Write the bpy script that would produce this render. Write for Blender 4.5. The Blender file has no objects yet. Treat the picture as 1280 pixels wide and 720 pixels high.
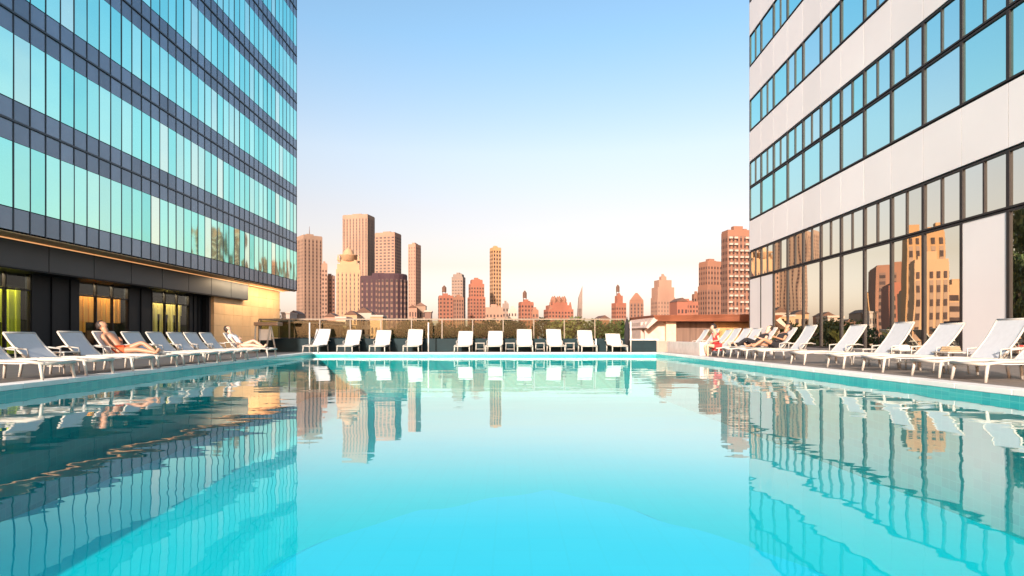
import bpy, bmesh, math, random
from mathutils import Vector, Matrix
random.seed(7)
R = math.radians
S = bpy.context.scene
COL = S.collection
F = 720.0; HX = 640.0; HY = 420.0; EYE = 0.74

# ---------------------------------------------------------------- helpers
class MB:
    def __init__(s): s.v = []; s.f = []; s.m = []
    def quadbox(s, pts, mi=0):
        b = len(s.v); s.v += [tuple(p) for p in pts]
        for q in ((0,3,2,1),(4,5,6,7),(0,1,5,4),(1,2,6,5),(2,3,7,6),(3,0,4,7)):
            s.f.append(tuple(b+i for i in q)); s.m.append(mi)
        return s
    def box(s, x0,x1,y0,y1,z0,z1, mi=0):
        return s.quadbox([(x0,y0,z0),(x1,y0,z0),(x1,y1,z0),(x0,y1,z0),(x0,y0,z1),(x1,y0,z1),(x1,y1,z1),(x0,y1,z1)], mi)
    def taper(s, x0,x1,y0,y1,z0,z1, k, mi=0):
        cx=(x0+x1)/2; cy=(y0+y1)/2; a=(x1-x0)/2*k; b=(y1-y0)/2*k
        return s.quadbox([(x0,y0,z0),(x1,y0,z0),(x1,y1,z0),(x0,y1,z0),(cx-a,cy-b,z1),(cx+a,cy-b,z1),(cx+a,cy+b,z1),(cx-a,cy+b,z1)], mi)
    def bar(s, p, q, w, h=None, mi=0, up=(0,0,1)):
        h = h or w; p=Vector(p); q=Vector(q); d=(q-p).normalized(); u=Vector(up)
        if abs(d.dot(u))>.98: u=Vector((0,1,0))
        a=d.cross(u).normalized()*w/2; b=a.cross(d).normalized()*h/2
        return s.quadbox([p-a-b,p+a-b,p+a+b,p-a+b,q-a-b,q+a-b,q+a+b,q-a+b], mi)
    def tube(s, pts, r, n=8, mi=0, r2=None):
        pts=[Vector(p) for p in pts]; b=len(s.v); N=len(pts)
        for i,p in enumerate(pts):
            d=(pts[min(i+1,N-1)]-pts[max(i-1,0)]).normalized()
            u=Vector((0,0,1)) if abs(d.z)<.95 else Vector((0,1,0))
            a=d.cross(u).normalized(); c=a.cross(d)
            rr=r if r2 is None else r+(r2-r)*i/(N-1)
            for k in range(n):
                t=2*math.pi*k/n; s.v.append(tuple(p+a*math.cos(t)*rr+c*math.sin(t)*rr))
        for i in range(N-1):
            for k in range(n):
                k2=(k+1)%n; s.f.append((b+i*n+k,b+i*n+k2,b+(i+1)*n+k2,b+(i+1)*n+k)); s.m.append(mi)
        s.f.append(tuple(b+k for k in range(n))[::-1]); s.m.append(mi)
        s.f.append(tuple(b+(N-1)*n+k for k in range(n))); s.m.append(mi)
        return s
    def lathe(s, prof, cx=0, cy=0, n=12, mi=0):
        b=len(s.v)
        for (r,z) in prof:
            for k in range(n):
                t=2*math.pi*k/n; s.v.append((cx+r*math.cos(t),cy+r*math.sin(t),z))
        for i in range(len(prof)-1):
            for k in range(n):
                k2=(k+1)%n; s.f.append((b+i*n+k,b+i*n+k2,b+(i+1)*n+k2,b+(i+1)*n+k)); s.m.append(mi)
        s.f.append(tuple(b+k for k in range(n))[::-1]); s.m.append(mi)
        s.f.append(tuple(b+(len(prof)-1)*n+k for k in range(n))); s.m.append(mi)
        return s
    def prism(s, poly, z0, z1, mi=0):
        b=len(s.v); n=len(poly)
        s.v += [(x,y,z0) for x,y in poly]+[(x,y,z1) for x,y in poly]
        s.f.append(tuple(b+i for i in range(n))[::-1]); s.f.append(tuple(b+n+i for i in range(n))); s.m += [mi,mi]
        for i in range(n):
            j=(i+1)%n; s.f.append((b+i,b+j,b+n+j,b+n+i)); s.m.append(mi)
        return s
    def quad(s, a,b_,c,d, mi=0):
        b=len(s.v); s.v += [tuple(a),tuple(b_),tuple(c),tuple(d)]; s.f.append((b,b+1,b+2,b+3)); s.m.append(mi); return s
    def mesh(s, name, mats):
        me=bpy.data.meshes.new(name); me.from_pydata(s.v,[],s.f)
        for m in (mats if isinstance(mats,(list,tuple)) else [mats]): me.materials.append(m)
        me.polygons.foreach_set('material_index', s.m); me.update(); return me
    def build(s, name, mats, parent=None, smooth=False, bevel=0):
        o=bpy.data.objects.new(name, s.mesh(name,mats)); COL.objects.link(o)
        if parent is not None: o.parent=parent
        if smooth:
            for p in o.data.polygons: p.use_smooth=True
        if bevel:
            b=o.modifiers.new('Bevel','BEVEL'); b.width=bevel; b.segments=2; b.limit_method='ANGLE'
        return o

def tag(o, label=None, cat=None, group=None, kind=None):
    if label: o['label']=label
    if cat: o['category']=cat
    if group: o['group']=group
    if kind: o['kind']=kind
    return o
def empty(name, loc=(0,0,0), rz=0, label=None, cat=None, group=None):
    o=bpy.data.objects.new(name,None); o.empty_display_size=.3; COL.objects.link(o)
    o.location=loc; o.rotation_euler=(0,0,rz); return tag(o,label,cat,group)
def part(name, me, parent):
    o=bpy.data.objects.new(name, me); COL.objects.link(o); o.parent=parent; return o
KIDS={}
def copy_tree(o, loc=None, rz=None, label=None, parent=None):
    c=o.copy(); COL.objects.link(c); c.parent=parent
    if loc is not None: c.location=loc
    if rz is not None: c.rotation_euler=(0,0,rz)
    if label: c['label']=label
    for ch in [x for x in list(COL.objects) if x.parent is o]: copy_tree(ch, parent=c)
    return c

def mat(name, col, rough=.7, metal=0, var=.12, scale=3.0, bump=0, bscale=30, stretch=(1,1,1), col2=None, spec=.5, coat=0, coord='Object'):
    m=bpy.data.materials.new(name); m.use_nodes=True; n=m.node_tree.nodes; l=m.node_tree.links
    p=n['Principled BSDF']; p.inputs['Roughness'].default_value=rough; p.inputs['Metallic'].default_value=metal
    p.inputs['Specular IOR Level'].default_value=spec; p.inputs['Coat Weight'].default_value=coat
    tc=n.new('ShaderNodeTexCoord'); mp=n.new('ShaderNodeMapping'); mp.inputs['Scale'].default_value=stretch
    l.new(tc.outputs[coord],mp.inputs['Vector'])
    nz=n.new('ShaderNodeTexNoise'); nz.inputs['Scale'].default_value=scale; nz.inputs['Detail'].default_value=6
    l.new(mp.outputs[0],nz.inputs['Vector'])
    cr=n.new('ShaderNodeValToRGB'); cr.color_ramp.elements[0].position=.3; cr.color_ramp.elements[1].position=.7
    c2=col2 or [min(1,c*(1+var)) for c in col]; c1=col if col2 else [c*(1-var) for c in col]
    cr.color_ramp.elements[0].color=(*c1,1); cr.color_ramp.elements[1].color=(*c2,1)
    l.new(nz.outputs[0],cr.inputs[0]); l.new(cr.outputs[0],p.inputs['Base Color'])
    if bump:
        n2=n.new('ShaderNodeTexNoise'); n2.inputs['Scale'].default_value=bscale; n2.inputs['Detail'].default_value=4
        l.new(mp.outputs[0],n2.inputs['Vector'])
        b=n.new('ShaderNodeBump'); b.inputs['Strength'].default_value=bump; b.inputs['Distance'].default_value=.02
        l.new(n2.outputs[0],b.inputs['Height']); l.new(b.outputs[0],p.inputs['Normal'])
    return m

def glassmat(name, tints, body, refl=.85, rough=.02, wav=.0, wscale=.6):
    """coated window glass: tinted mirror coat over a dark room-side body, tone differs pane by pane"""
    m=bpy.data.materials.new(name); m.use_nodes=True; n=m.node_tree.nodes; l=m.node_tree.links
    n.remove(n['Principled BSDF']); out=n['Material Output']
    g=n.new('ShaderNodeNewGeometry'); cr=n.new('ShaderNodeValToRGB'); cr.color_ramp.interpolation='LINEAR'
    els=cr.color_ramp.elements
    while len(els)<len(tints): els.new(.5)
    for i,t in enumerate(tints): els[i].position=i/(len(tints)-1); els[i].color=(*t,1)
    oi=n.new('ShaderNodeObjectInfo'); ad=n.new('ShaderNodeMath'); ad.operation='ADD'; fr=n.new('ShaderNodeMath'); fr.operation='FRACT'
    l.new(g.outputs['Random Per Island'],ad.inputs[0]); l.new(oi.outputs['Random'],ad.inputs[1]); l.new(ad.outputs[0],fr.inputs[0])
    l.new(fr.outputs[0],cr.inputs[0])
    gl=n.new('ShaderNodeBsdfGlossy'); gl.inputs['Roughness'].default_value=rough; l.new(cr.outputs[0],gl.inputs['Color'])
    df=n.new('ShaderNodeBsdfDiffuse'); df.inputs['Color'].default_value=(*body,1)
    mx=n.new('ShaderNodeMixShader'); fn=n.new('ShaderNodeFresnel'); fn.inputs['IOR'].default_value=1.5
    mr=n.new('ShaderNodeMapRange'); mr.inputs['To Min'].default_value=refl; mr.inputs['To Max'].default_value=1
    l.new(fn.outputs[0],mr.inputs[0]); l.new(mr.outputs[0],mx.inputs[0]); l.new(df.outputs[0],mx.inputs[1]); l.new(gl.outputs[0],mx.inputs[2])
    if wav:
        tc=n.new('ShaderNodeTexCoord'); nz=n.new('ShaderNodeTexNoise'); nz.inputs['Scale'].default_value=wscale; nz.inputs['Detail'].default_value=1
        l.new(tc.outputs['Object'],nz.inputs['Vector']); b=n.new('ShaderNodeBump'); b.inputs['Strength'].default_value=1; b.inputs['Distance'].default_value=wav
        l.new(nz.outputs[0],b.inputs['Height']); l.new(b.outputs[0],gl.inputs['Normal'])
    l.new(mx.outputs[0],out.inputs['Surface']); return m

def fres2(nodes, links, fn, ior):
    ge=nodes.new('ShaderNodeNewGeometry'); mi=nodes.new('ShaderNodeMapRange'); mi.inputs['To Min'].default_value=ior; mi.inputs['To Max'].default_value=1/ior
    links.new(ge.outputs['Backfacing'],mi.inputs[0]); links.new(mi.outputs[0],fn.inputs['IOR'])
def PX(px, D): return (px-HX)*D/F
def PZ(py, D): return EYE+(HY-py)*D/F

# ---------------------------------------------------------------- world, sun, camera
SUN_EL=R(19); SUN_AZ=R(197); SUNDIR=Vector((math.sin(SUN_AZ)*math.cos(SUN_EL), math.cos(SUN_AZ)*math.cos(SUN_EL), math.sin(SUN_EL))).normalized()
w=bpy.data.worlds.new('World'); S.world=w; w.use_nodes=True
n=w.node_tree.nodes; l=w.node_tree.links
sk=n.new('ShaderNodeTexSky'); sk.sky_type='NISHITA'; sk.sun_disc=False
sk.sun_elevation=SUN_EL; sk.sun_rotation=math.atan2(SUNDIR.x,SUNDIR.y)
sk.altitude=0; sk.air_density=1.0; sk.dust_density=2.0; sk.ozone_density=1.5
bg=n['Background']; bg.inputs['Strength'].default_value=.125
tn=n.new('ShaderNodeMixRGB'); tn.blend_type='MULTIPLY'; tn.inputs[0].default_value=1; tn.inputs[2].default_value=(1.10,.97,.86,1)
gc=n.new('ShaderNodeTexCoord'); gs=n.new('ShaderNodeSeparateXYZ'); gr=n.new('ShaderNodeValToRGB'); l.new(gc.outputs['Generated'],gs.inputs[0]); l.new(gs.outputs['Z'],gr.inputs[0]); l.new(gr.outputs[0],tn.inputs[2])
ge_=gr.color_ramp.elements; ge_[0].position=0.02
for p_ in (.12,.21,.30,.46): ge_.new(p_)
for e_,c_ in zip(ge_,((.98,.77,.86),(.97,.63,.50),(1.12,.755,.59),(1.22,.93,.74),(.92,1.02,.95),(.85,1,1))): e_.color=(*c_,1)
l.new(sk.outputs[0],tn.inputs[1]); l.new(tn.outputs[0],bg.inputs['Color'])
sl=bpy.data.lights.new('sun','SUN'); sl.energy=3.0; sl.angle=R(.6); sl.color=(1,.86,.75)
so=bpy.data.objects.new('sun',sl); COL.objects.link(so)
so.rotation_euler=(-SUNDIR).to_track_quat('-Z','Y').to_euler()
cam=bpy.data.cameras.new('camera'); co=bpy.data.objects.new('camera',cam); COL.objects.link(co); S.camera=co
cam.sensor_width=36; cam.lens=36*F/1280; cam.shift_y=(HY-360)/1280; cam.clip_end=20000; cam.clip_start=.05
co.location=(0,0,EYE); co.rotation_euler=(R(90),0,0)
S.view_settings.view_transform='Standard'; S.view_settings.look='None'; S.view_settings.gamma=1; S.view_settings.use_curve_mapping=False
S.view_settings.exposure=1.3
S.cycles.use_denoising=True; S.cycles.max_bounces=8; S.cycles.glossy_bounces=5; S.cycles.transparent_max_bounces=16; S.cycles.caustics_reflective=False; S.cycles.caustics_refractive=False
S.cycles.sample_clamp_indirect=6

# ---------------------------------------------------------------- materials
M={}
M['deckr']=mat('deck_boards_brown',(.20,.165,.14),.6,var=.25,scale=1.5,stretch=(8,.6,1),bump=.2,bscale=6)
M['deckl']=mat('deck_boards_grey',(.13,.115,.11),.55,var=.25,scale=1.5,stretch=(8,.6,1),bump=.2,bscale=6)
M['coping']=mat('coping_stone',(.80,.78,.75),.5,var=.07,scale=2,bump=.1,bscale=20)
M['ground']=mat('city_ground',(.16,.15,.11),.9,var=.3,scale=.03)
M['whitemet']=mat('white_powder_coat',(.46,.435,.39),.45,var=.05)
M['sling']=mat('white_sling_mesh',(.52,.55,.58),.75,var=.04,scale=12)

M['panelwhite']=mat('white_cladding',(.84,.84,.86),.42,var=.03,scale=.4)
M['joint']=mat('joint_grey',(.22,.21,.21),.8)
M['frame']=mat('bronze_frame',(.028,.023,.022),.5,var=.1,spec=.3)
M['darkclad']=mat('charcoal_cladding',(.014,.017,.021),.5,var=.15,scale=.7,spec=.2)
M['fascia']=mat('grey_fascia_panel',(.05,.06,.07),.45,var=.12,scale=.6)
M['soffit']=mat('timber_soffit',(.90,.56,.28),.5,var=.1,scale=2,stretch=(1,6,1))
M['spandrel']=mat('steel_blue_spandrel',(.20,.26,.34),.25,metal=.6,var=.12,scale=.5)
M['mullion']=mat('dark_mullion',(.04,.055,.075),.35,metal=.3)
M['lime']=mat('warm_limestone',(.92,.60,.31),.7,var=.08,scale=1.2,bump=.15,bscale=8)
M['parapet']=mat('dark_teal_upstand',(.006,.022,.028),.6,var=.2,spec=.2)
M['rail']=mat('bronze_rail',(.22,.17,.12),.4)
M['polish']=mat('pale_steel',(.72,.70,.66),.3,metal=.2)
M['skin']=mat('skin',(.42,.22,.13),.5,var=.06)
M['skinpale']=mat('skin_pale',(.60,.38,.27),.5,var=.06)
M['black']=mat('black_cloth',(.015,.014,.017),.9)
M['hair']=mat('dark_hair',(.02,.012,.01),.6)
M['orange']=mat('orange_red_cloth',(.60,.10,.03),.8)
M['red']=mat('red_cloth',(.5,.04,.04),.8)
M['wood']=mat('table_wood',(.30,.19,.12),.5)
M['towel']=mat('towel_white',(.75,.74,.74),.95,bump=.4,bscale=60)

def vary(m,amt):
    n=m.node_tree.nodes; l=m.node_tree.links; p=n['Principled BSDF']; src=p.inputs['Base Color'].links[0].from_socket
    g=n.new('ShaderNodeNewGeometry'); r_=n.new('ShaderNodeMapRange'); r_.inputs['To Min'].default_value=1-amt; r_.inputs['To Max'].default_value=1+amt*.3
    v=n.new('ShaderNodeVectorMath'); v.operation='SCALE'; l.new(g.outputs['Random Per Island'],r_.inputs[0]); l.new(src,v.inputs[0]); l.new(r_.outputs[0],v.inputs['Scale']); l.new(v.outputs[0],p.inputs['Base Color'])
vary(M['panelwhite'],.07); vary(M['spandrel'],.25); vary(M['coping'],.12); vary(M['lime'],.10); vary(M['fascia'],.15)
# pool tiles
def tilemat(name,c1,c2,grout,size,rough=.15):
    m=bpy.data.materials.new(name); m.use_nodes=True; n=m.node_tree.nodes; l=m.node_tree.links; p=n['Principled BSDF']
    tc=n.new('ShaderNodeTexCoord'); br=n.new('ShaderNodeTexBrick'); br.offset=0
    br.inputs['Scale'].default_value=1; br.inputs['Brick Width'].default_value=size; br.inputs['Row Height'].default_value=size; br.inputs['Mortar Size'].default_value=size*.03
    br.inputs['Color1'].default_value=(*c1,1); br.inputs['Color2'].default_value=(*c2,1); br.inputs['Mortar'].default_value=(*grout,1)
    # walls are vertical: use y and z there
    sp=n.new('ShaderNodeSeparateXYZ'); l.new(tc.outputs['Object'],sp.inputs[0]); cb=n.new('ShaderNodeCombineXYZ')
    ad=n.new('ShaderNodeMath'); ad.operation='ADD'; l.new(sp.outputs['X'],ad.inputs[0]); l.new(sp.outputs['Z'],ad.inputs[1])
    l.new(ad.outputs[0],cb.inputs['X']); l.new(sp.outputs['Y'],cb.inputs['Y']); l.new(cb.outputs[0],br.inputs['Vector'])
    l.new(br.outputs[0],p.inputs['Base Color']); p.inputs['Roughness'].default_value=rough; return m
M['tilewall']=tilemat('teal_pool_tile',(.04,.34,.36),(.06,.42,.42),(.10,.45,.45),.15)
M['tilefloor']=tilemat('aqua_pool_plaster',(.0,.62,.70),(.0,.63,.71),(.0,.60,.68),.3,.5)

# water
m=bpy.data.materials.new('pool_water'); m.use_nodes=True; n=m.node_tree.nodes; l=m.node_tree.links
n.remove(n['Principled BSDF']); tr=n.new('ShaderNodeBsdfTransparent'); tr.inputs['Color'].default_value=(.55,1,1,1)
gl=n.new('ShaderNodeBsdfGlossy'); gl.inputs['Roughness'].default_value=0.01; gl.inputs['Color'].default_value=(.97,1,1,1)
fn=n.new('ShaderNodeFresnel'); fn.inputs['IOR'].default_value=1.4; mx=n.new('ShaderNodeMixShader')
tc=n.new('ShaderNodeTexCoord'); mp=n.new('ShaderNodeMapping'); mp.inputs['Scale'].default_value=(.7,1.5,1); l.new(tc.outputs['Object'],mp.inputs['Vector'])
n1=n.new('ShaderNodeTexNoise'); n1.inputs['Scale'].default_value=.9; n1.inputs['Detail'].default_value=2; n1.inputs['Roughness'].default_value=.4; l.new(mp.outputs[0],n1.inputs['Vector'])
n2=n.new('ShaderNodeTexNoise'); n2.inputs['Scale'].default_value=4.5; n2.inputs['Detail'].default_value=1; l.new(mp.outputs[0],n2.inputs['Vector'])
mm=n.new('ShaderNodeMath'); mm.operation='MULTIPLY_ADD'; mm.inputs[1].default_value=.10; l.new(n2.outputs[0],mm.inputs[0]); l.new(n1.outputs[0],mm.inputs[2])
b=n.new('ShaderNodeBump'); b.inputs['Strength'].default_value=1; b.inputs['Distance'].default_value=.0065; l.new(mm.outputs[0],b.inputs['Height'])
l.new(b.outputs[0],gl.inputs['Normal']); # light that comes up through the surface must see the same reflectance as light going down (no false total reflection)
ge=n.new('ShaderNodeNewGeometry'); mi=n.new('ShaderNodeMapRange'); mi.inputs['To Min'].default_value=1.33; mi.inputs['To Max'].default_value=1/1.33
l.new(ge.outputs['Backfacing'],mi.inputs[0]); l.new(mi.outputs[0],fn.inputs['IOR'])
cv=n.new('ShaderNodeMapRange'); cv.interpolation_type='SMOOTHSTEP'; cv.inputs['From Min'].default_value=.13; cv.inputs['From Max'].default_value=.40; cv.inputs['To Min'].default_value=.10; cv.inputs['To Max'].default_value=.62
l.new(fn.outputs[0],cv.inputs[0]); l.new(cv.outputs[0],mx.inputs[0]); l.new(tr.outputs[0],mx.inputs[1]); l.new(gl.outputs[0],mx.inputs[2])
l.new(mx.outputs[0],n['Material Output'].inputs['Surface']); M['water']=m

# ---------------------------------------------------------------- setting
WZ=-.15
PL=[(-6.35,-4.0),(-8.80,25.4)]; PR=[(7.0,-4.0),(6.35,25.4)]   # left and right pool edges
def xl(y): return PL[0][0]+(PL[1][0]-PL[0][0])*(y-PL[0][1])/29.4
def xr(y): return PR[0][0]+(PR[1][0]-PR[0][0])*(y-PR[0][1])/29.4
G=-12.0
g=MB().quad((-9000,-9000,G),(9000,-9000,G),(9000,9000,G),(-9000,9000,G)).build('ground',M['ground']); tag(g,kind='structure')
def slab(name,poly,m,z1=0.0,z0=-.5):
    return tag(MB().prism(poly,z0,z1).build(name,m),kind='structure')
FY=27.2
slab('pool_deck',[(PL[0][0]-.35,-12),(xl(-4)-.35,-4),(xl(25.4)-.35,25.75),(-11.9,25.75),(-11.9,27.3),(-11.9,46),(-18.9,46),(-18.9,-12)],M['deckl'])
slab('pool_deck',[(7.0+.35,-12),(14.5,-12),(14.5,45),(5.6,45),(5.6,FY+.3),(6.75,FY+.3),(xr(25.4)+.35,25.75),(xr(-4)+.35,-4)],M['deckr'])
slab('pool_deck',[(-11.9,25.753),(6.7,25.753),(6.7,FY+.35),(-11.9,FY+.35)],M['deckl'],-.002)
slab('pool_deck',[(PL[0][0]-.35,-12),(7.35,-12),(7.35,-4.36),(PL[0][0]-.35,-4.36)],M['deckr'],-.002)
o=MB()
o.box(-18.9,-11.9,-12,46,G,-.52); o.box(7.4,30,-12,45,G,-.52); o.box(-11.9,5.6,26,FY+.35,G,-.52); o.box(-11.9,5.6,-12,-5,G,-.52)
tag(o.build('podium',M['darkclad']),kind='structure')
# coping (one long ring of stones, a little proud of the deck)
cop=MB()
def strip(a,b_,wd,z0,z1,nn,side):
    a=Vector((*a,0)); b_=Vector((*b_,0)); d=(b_-a); L=d.length; d/=L; nr=Vector((-d.y,d.x,0))*side
    for i in range(nn):
        p=a+d*(L*i/nn+.004); q=a+d*(L*(i+1)/nn-.004)
        cop.quadbox([(*p.xy,z0),(*q.xy,z0),(*(q+nr*wd).xy,z0),(*(p+nr*wd).xy,z0),(*p.xy,z1),(*q.xy,z1),(*(q+nr*wd).xy,z1),(*(p+nr*wd).xy,z1)] if side>0 else
                    [(*(p+nr*wd).xy,z0),(*(q+nr*wd).xy,z0),(*q.xy,z0),(*p.xy,z0),(*(p+nr*wd).xy,z1),(*(q+nr*wd).xy,z1),(*q.xy,z1),(*p.xy,z1)])
strip(PL[0],PL[1],.38,-.06,.02,30,1)
strip(PR[0],PR[1],.38,-.06,.02,30,-1)
strip((-9.18,25.4),(6.73,25.4),.34,-.06,.022,16,1)
strip((-6.7,-4.0),(7.35,-4.0),.36,-.06,.018,14,-1)
tag(cop.build('pool_coping',M['coping'],bevel=.008),kind='structure')
# pool shell
FZ=-1.95
sh=MB()
for a,b_ in ((PL[0],PL[1]),(PL[1],PR[1]),(PR[1],PR[0]),(PR[0],PL[0])):
    sh.quad((*a,FZ),(*b_,FZ),(*b_,-.061),(*a,-.061))
tag(sh.build('pool_wall',M['tilewall']),kind='structure')
tag(MB().quad((-9.2,-4.2,FZ),(7.2,-4.2,FZ),(7.2,25.6,FZ),(-9.2,25.6,FZ)).build('pool_floor',M['tilefloor']),kind='structure')
M['tilearc']=tilemat('reflect_arc_aqua',(.0,.63,.82),(.0,.64,.83),(.0,.62,.80),.3,.5)  # brighter aqua stands in for the water's reflection fading near the camera
sp_=[(.2+(2.9+.12*math.sin(k*.36))*math.cos(math.pi*k/100),(6.7+.16*math.sin(k*.28+1)+.06*math.sin(k*.7))*math.sin(math.pi*k/100)) for k in range(101)]+[(-2.7,-3.99),(3.1,-3.99)]
tag(MB().prism(sp_,FZ+.002,-1.05).build('reflect_arc_shelf',M['tilearc'],bevel=.25),kind='structure')  # raised floor added to draw the curved edge of that reflection
tag(MB().quad((*PL[0],WZ),(*PR[0],WZ),(*PR[1],WZ),(*PL[1],WZ)).build('water',M['water']),kind='structure')

# ---------------------------------------------------------------- left glass tower
GL_L=glassmat('aqua_coated_glass',[(.30,.80,.74),(.42,.95,.85),(.58,1,.88),(.34,.86,.79),(.85,1,.86)],(.02,.10,.13),.92,.05,wav=.02,wscale=.6)
tow=empty('glass_tower',(-16.5,0,0),0,'tall aqua glass tower with blue-grey bands standing left of the pool','tower')
PW=.66; YE=44.16; NP=58; Z0=5.0; PITCH=3.58; GH=2.17; NFL=12
wallm=MB(); wallm.box(-24,-.16,YE-NP*PW,YE-.02,4.25,Z0+NFL*PITCH); wallm.build('wall',M['mullion'],tow)
sofm=MB(); sofm.box(-1.05,-.02,YE-NP*PW,YE-.03,4.16,4.245); sofm.build('soffit',M['soffit'],tow)
cands=[]
for fl in range(NFL):
    zb=Z0+fl*PITCH
    # spandrel below the glass of this floor
    sm=MB(); s0=zb-(PITCH-GH) if fl else 4.16; s1=zb-.03
    zm=(s0+s1)/2
    for i in range(NP):
        y0=YE-(i+1)*PW+.012; y1=YE-i*PW-.012
        if fl: sm.box(-.15,-.02,y0,y1,s0+.02,zm-.03); sm.box(-.15,-.02,y0,y1,zm+.03,s1)
        else: sm.box(-.15,-.02,y0,y1,s0+.02,s1)
    sm.build('spandrel',M['spandrel'],tow)
    for i in range(NP):
        yc=YE-(i+.5)*PW
        D=yc; cands.append((-(GH*PW/(D*D))*(1 if (zb-EYE)*F/D<HY else .0001),fl,i))
mm_=MB()
for i in range(NP+1):
    y=YE-i*PW; mm_.box(-.1,.004,y-.016,y+.016,4.18,Z0+NFL*PITCH)
mm_.build('mullion',M['mullion'],tow)
cm=MB()
for k in range(1,NFL):
    cm.box(-.12,.03,YE-NP*PW,YE,Z0+k*PITCH-(PITCH-GH)/2-.045,Z0+k*PITCH-(PITCH-GH)/2+.025)
cm.build('band_trim',M['mullion'],tow)
cands.sort(); big=set((f,i) for _,f,i in cands[:100])
rest=MB()
def pane(mb,fl,i):
    zb=Z0+fl*PITCH; y0=YE-(i+1)*PW+.016; y1=YE-i*PW-.016; t=random.uniform(-.006,.006); u=random.uniform(-.004,.004)
    a=-.012
    mb.quad((a+t,y0,zb),(a-t,y0,zb+0) if False else (a-t,y1,zb),(a-t+u,y1,zb+GH),(a+t+u,y0,zb+GH))
for _,f,i in cands:
    if (f,i) in big:
        mb=MB(); pane(mb,f,i); mb.build('window',GL_L,tow)
    else: pane(rest,f,i)
tag(rest.build('window',GL_L,tow),kind='stuff')
# podium of the tower: fascia, recessed dark front with windows, limestone wall
fa=MB(); ys=[38.2-2.35*i for i in range(17)]
for a,b_ in zip(ys[1:],ys): fa.box(-1.6,-.98,a+.015,b_-.015,3.15,4.12)
fa.build('fascia',M['fascia'],tow,bevel=.01)
MB().box(-7,-.999,ys[-1],38.15,3.1,3.148).build('canopy_soffit',M['darkclad'],tow)
cove=bpy.data.materials.new('warm_cove_light'); cove.use_nodes=True; e_=cove.node_tree.nodes['Principled BSDF']; e_.inputs['Emission Color'].default_value=(1,.50,.20,1); e_.inputs['Emission Strength'].default_value=.32; e_.inputs['Base Color'].default_value=(.8,.5,.3,1)
for a,b_ in zip(ys[1:],ys): MB().box(-1.04,-.985,a+.03,b_-.03,4.122,4.157).build('cove_light',cove,tow)
for k in range(4): MB().box(-1.05,-.95,38.3+k*1.47,38.3+(k+1)*1.47-.05,4.10,4.155).build('cove_light',cove,tow)  # run carried on past the fascia, added to light the limestone
lw=MB(); yl0=34.4
for i in range(8):
    for k in range(6):
        y0=yl0+i*(YE-yl0)/8; lw.box(-1.5,-1.30,y0+.006,y0+(YE-yl0)/8-.006,k*.69+.004,(k+1)*.69-.004)
lw.build('limestone_wall',M['lime'],tow,bevel=.006)
MB().box(-1.6,-1.45,yl0+.01,YE-.02,0,4.14).build('wall_core',M['joint'],tow)
MB().box(-24,-1.62,YE-10,YE-.02,G,4.2).build('base_wall',M['darkclad'],tow)
# recessed front: columns / dark panels / windows (local x about -1.8)
def LD(px,xw=-18.4): return F*(-xw)/(HX-px)
XR=-1.9
curt={'green':mat('yellow_green_curtain',(.62,.70,.04),.8,var=.25,scale=1,stretch=(1,14,.3)),'orange':mat('orange_curtain',(1.0,.40,.05),.7,var=.25,scale=1,stretch=(1,14,.3)),'gold':mat('gold_curtain',(.95,.68,.22),.7,var=.35,scale=1,stretch=(1,14,.3)),'brown':mat('brown_furniture',(.10,.05,.03),.7,var=.4)}
clearg=bpy.data.materials.new('clear_pane'); clearg.use_nodes=True; nn_=clearg.node_tree.nodes; ll=clearg.node_tree.links; nn_.remove(nn_['Principled BSDF'])
t_=nn_.new('ShaderNodeBsdfTransparent'); g_=nn_.new('ShaderNodeBsdfGlossy'); g_.inputs['Roughness'].default_value=.02; f_=nn_.new('ShaderNodeFresnel'); x_=nn_.new('ShaderNodeMixShader')
t_.inputs['Color'].default_value=(.93,.96,.93,1); fres2(nn_,ll,f_,1.3)
ll.new(f_.outputs[0],x_.inputs[0]); ll.new(t_.outputs[0],x_.inputs[1]); ll.new(g_.outputs[0],x_.inputs[2]); ll.new(x_.outputs[0],nn_['Material Output'].inputs['Surface'])
opens=[(-260,-150,'gold'),(-110,38,'green'),(98,160,'orange'),(190,236,'gold')]
prev=-700
dm=MB()
for a,b_,c in opens:
    y0=LD(prev) if prev>-700 else 6.0; y1=LD(a)
    L=y1-y0; k=max(1,int(L/.45))
    for j in range(k): MB().box(XR-.2,XR+ (.0 if j%2 else .05),y0+L*j/k+.01,y0+L*(j+1)/k-.01,0,3.1).build('dark_wall_panel',M['darkclad'],tow)
    prev=b_
y0=LD(prev); L=yl0-y0; k=7
for j in range(k): MB().box(XR-.2,XR+(.0 if j%2 else .05),y0+L*j/k+.01,y0+L*(j+1)/k-.01,0,3.1).build('dark_wall_panel',M['darkclad'],tow)
la=bpy.data.lights.new('added_wall_lamp','AREA'); la.shape='RECTANGLE'; la.size=.12; la.size_y=9.4; la.energy=120; la.color=(1,.74,.46)  # unseen lamp added to brighten the limestone wall
lo=bpy.data.objects.new('added_wall_lamp',la); COL.objects.link(lo); lo.parent=tow; lo.location=(-.12,39.3,4.1); lo.rotation_euler=(0,R(24),0)
MB().box(-.2,-.06,34.6,44.0,4.12,4.155).build('added_lamp_rail',M['frame'],tow)  # rail body made up to carry the added lamp
rm=MB(); rm.box(-7,-6.9,6,yl0,0,3.1); rm.box(-7,XR-.2,5.9,6,0,3.1); rm.box(-7,XR-.2,6,yl0,-.02,-.001)
rm.build('room',M['darkclad'],tow)
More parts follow.
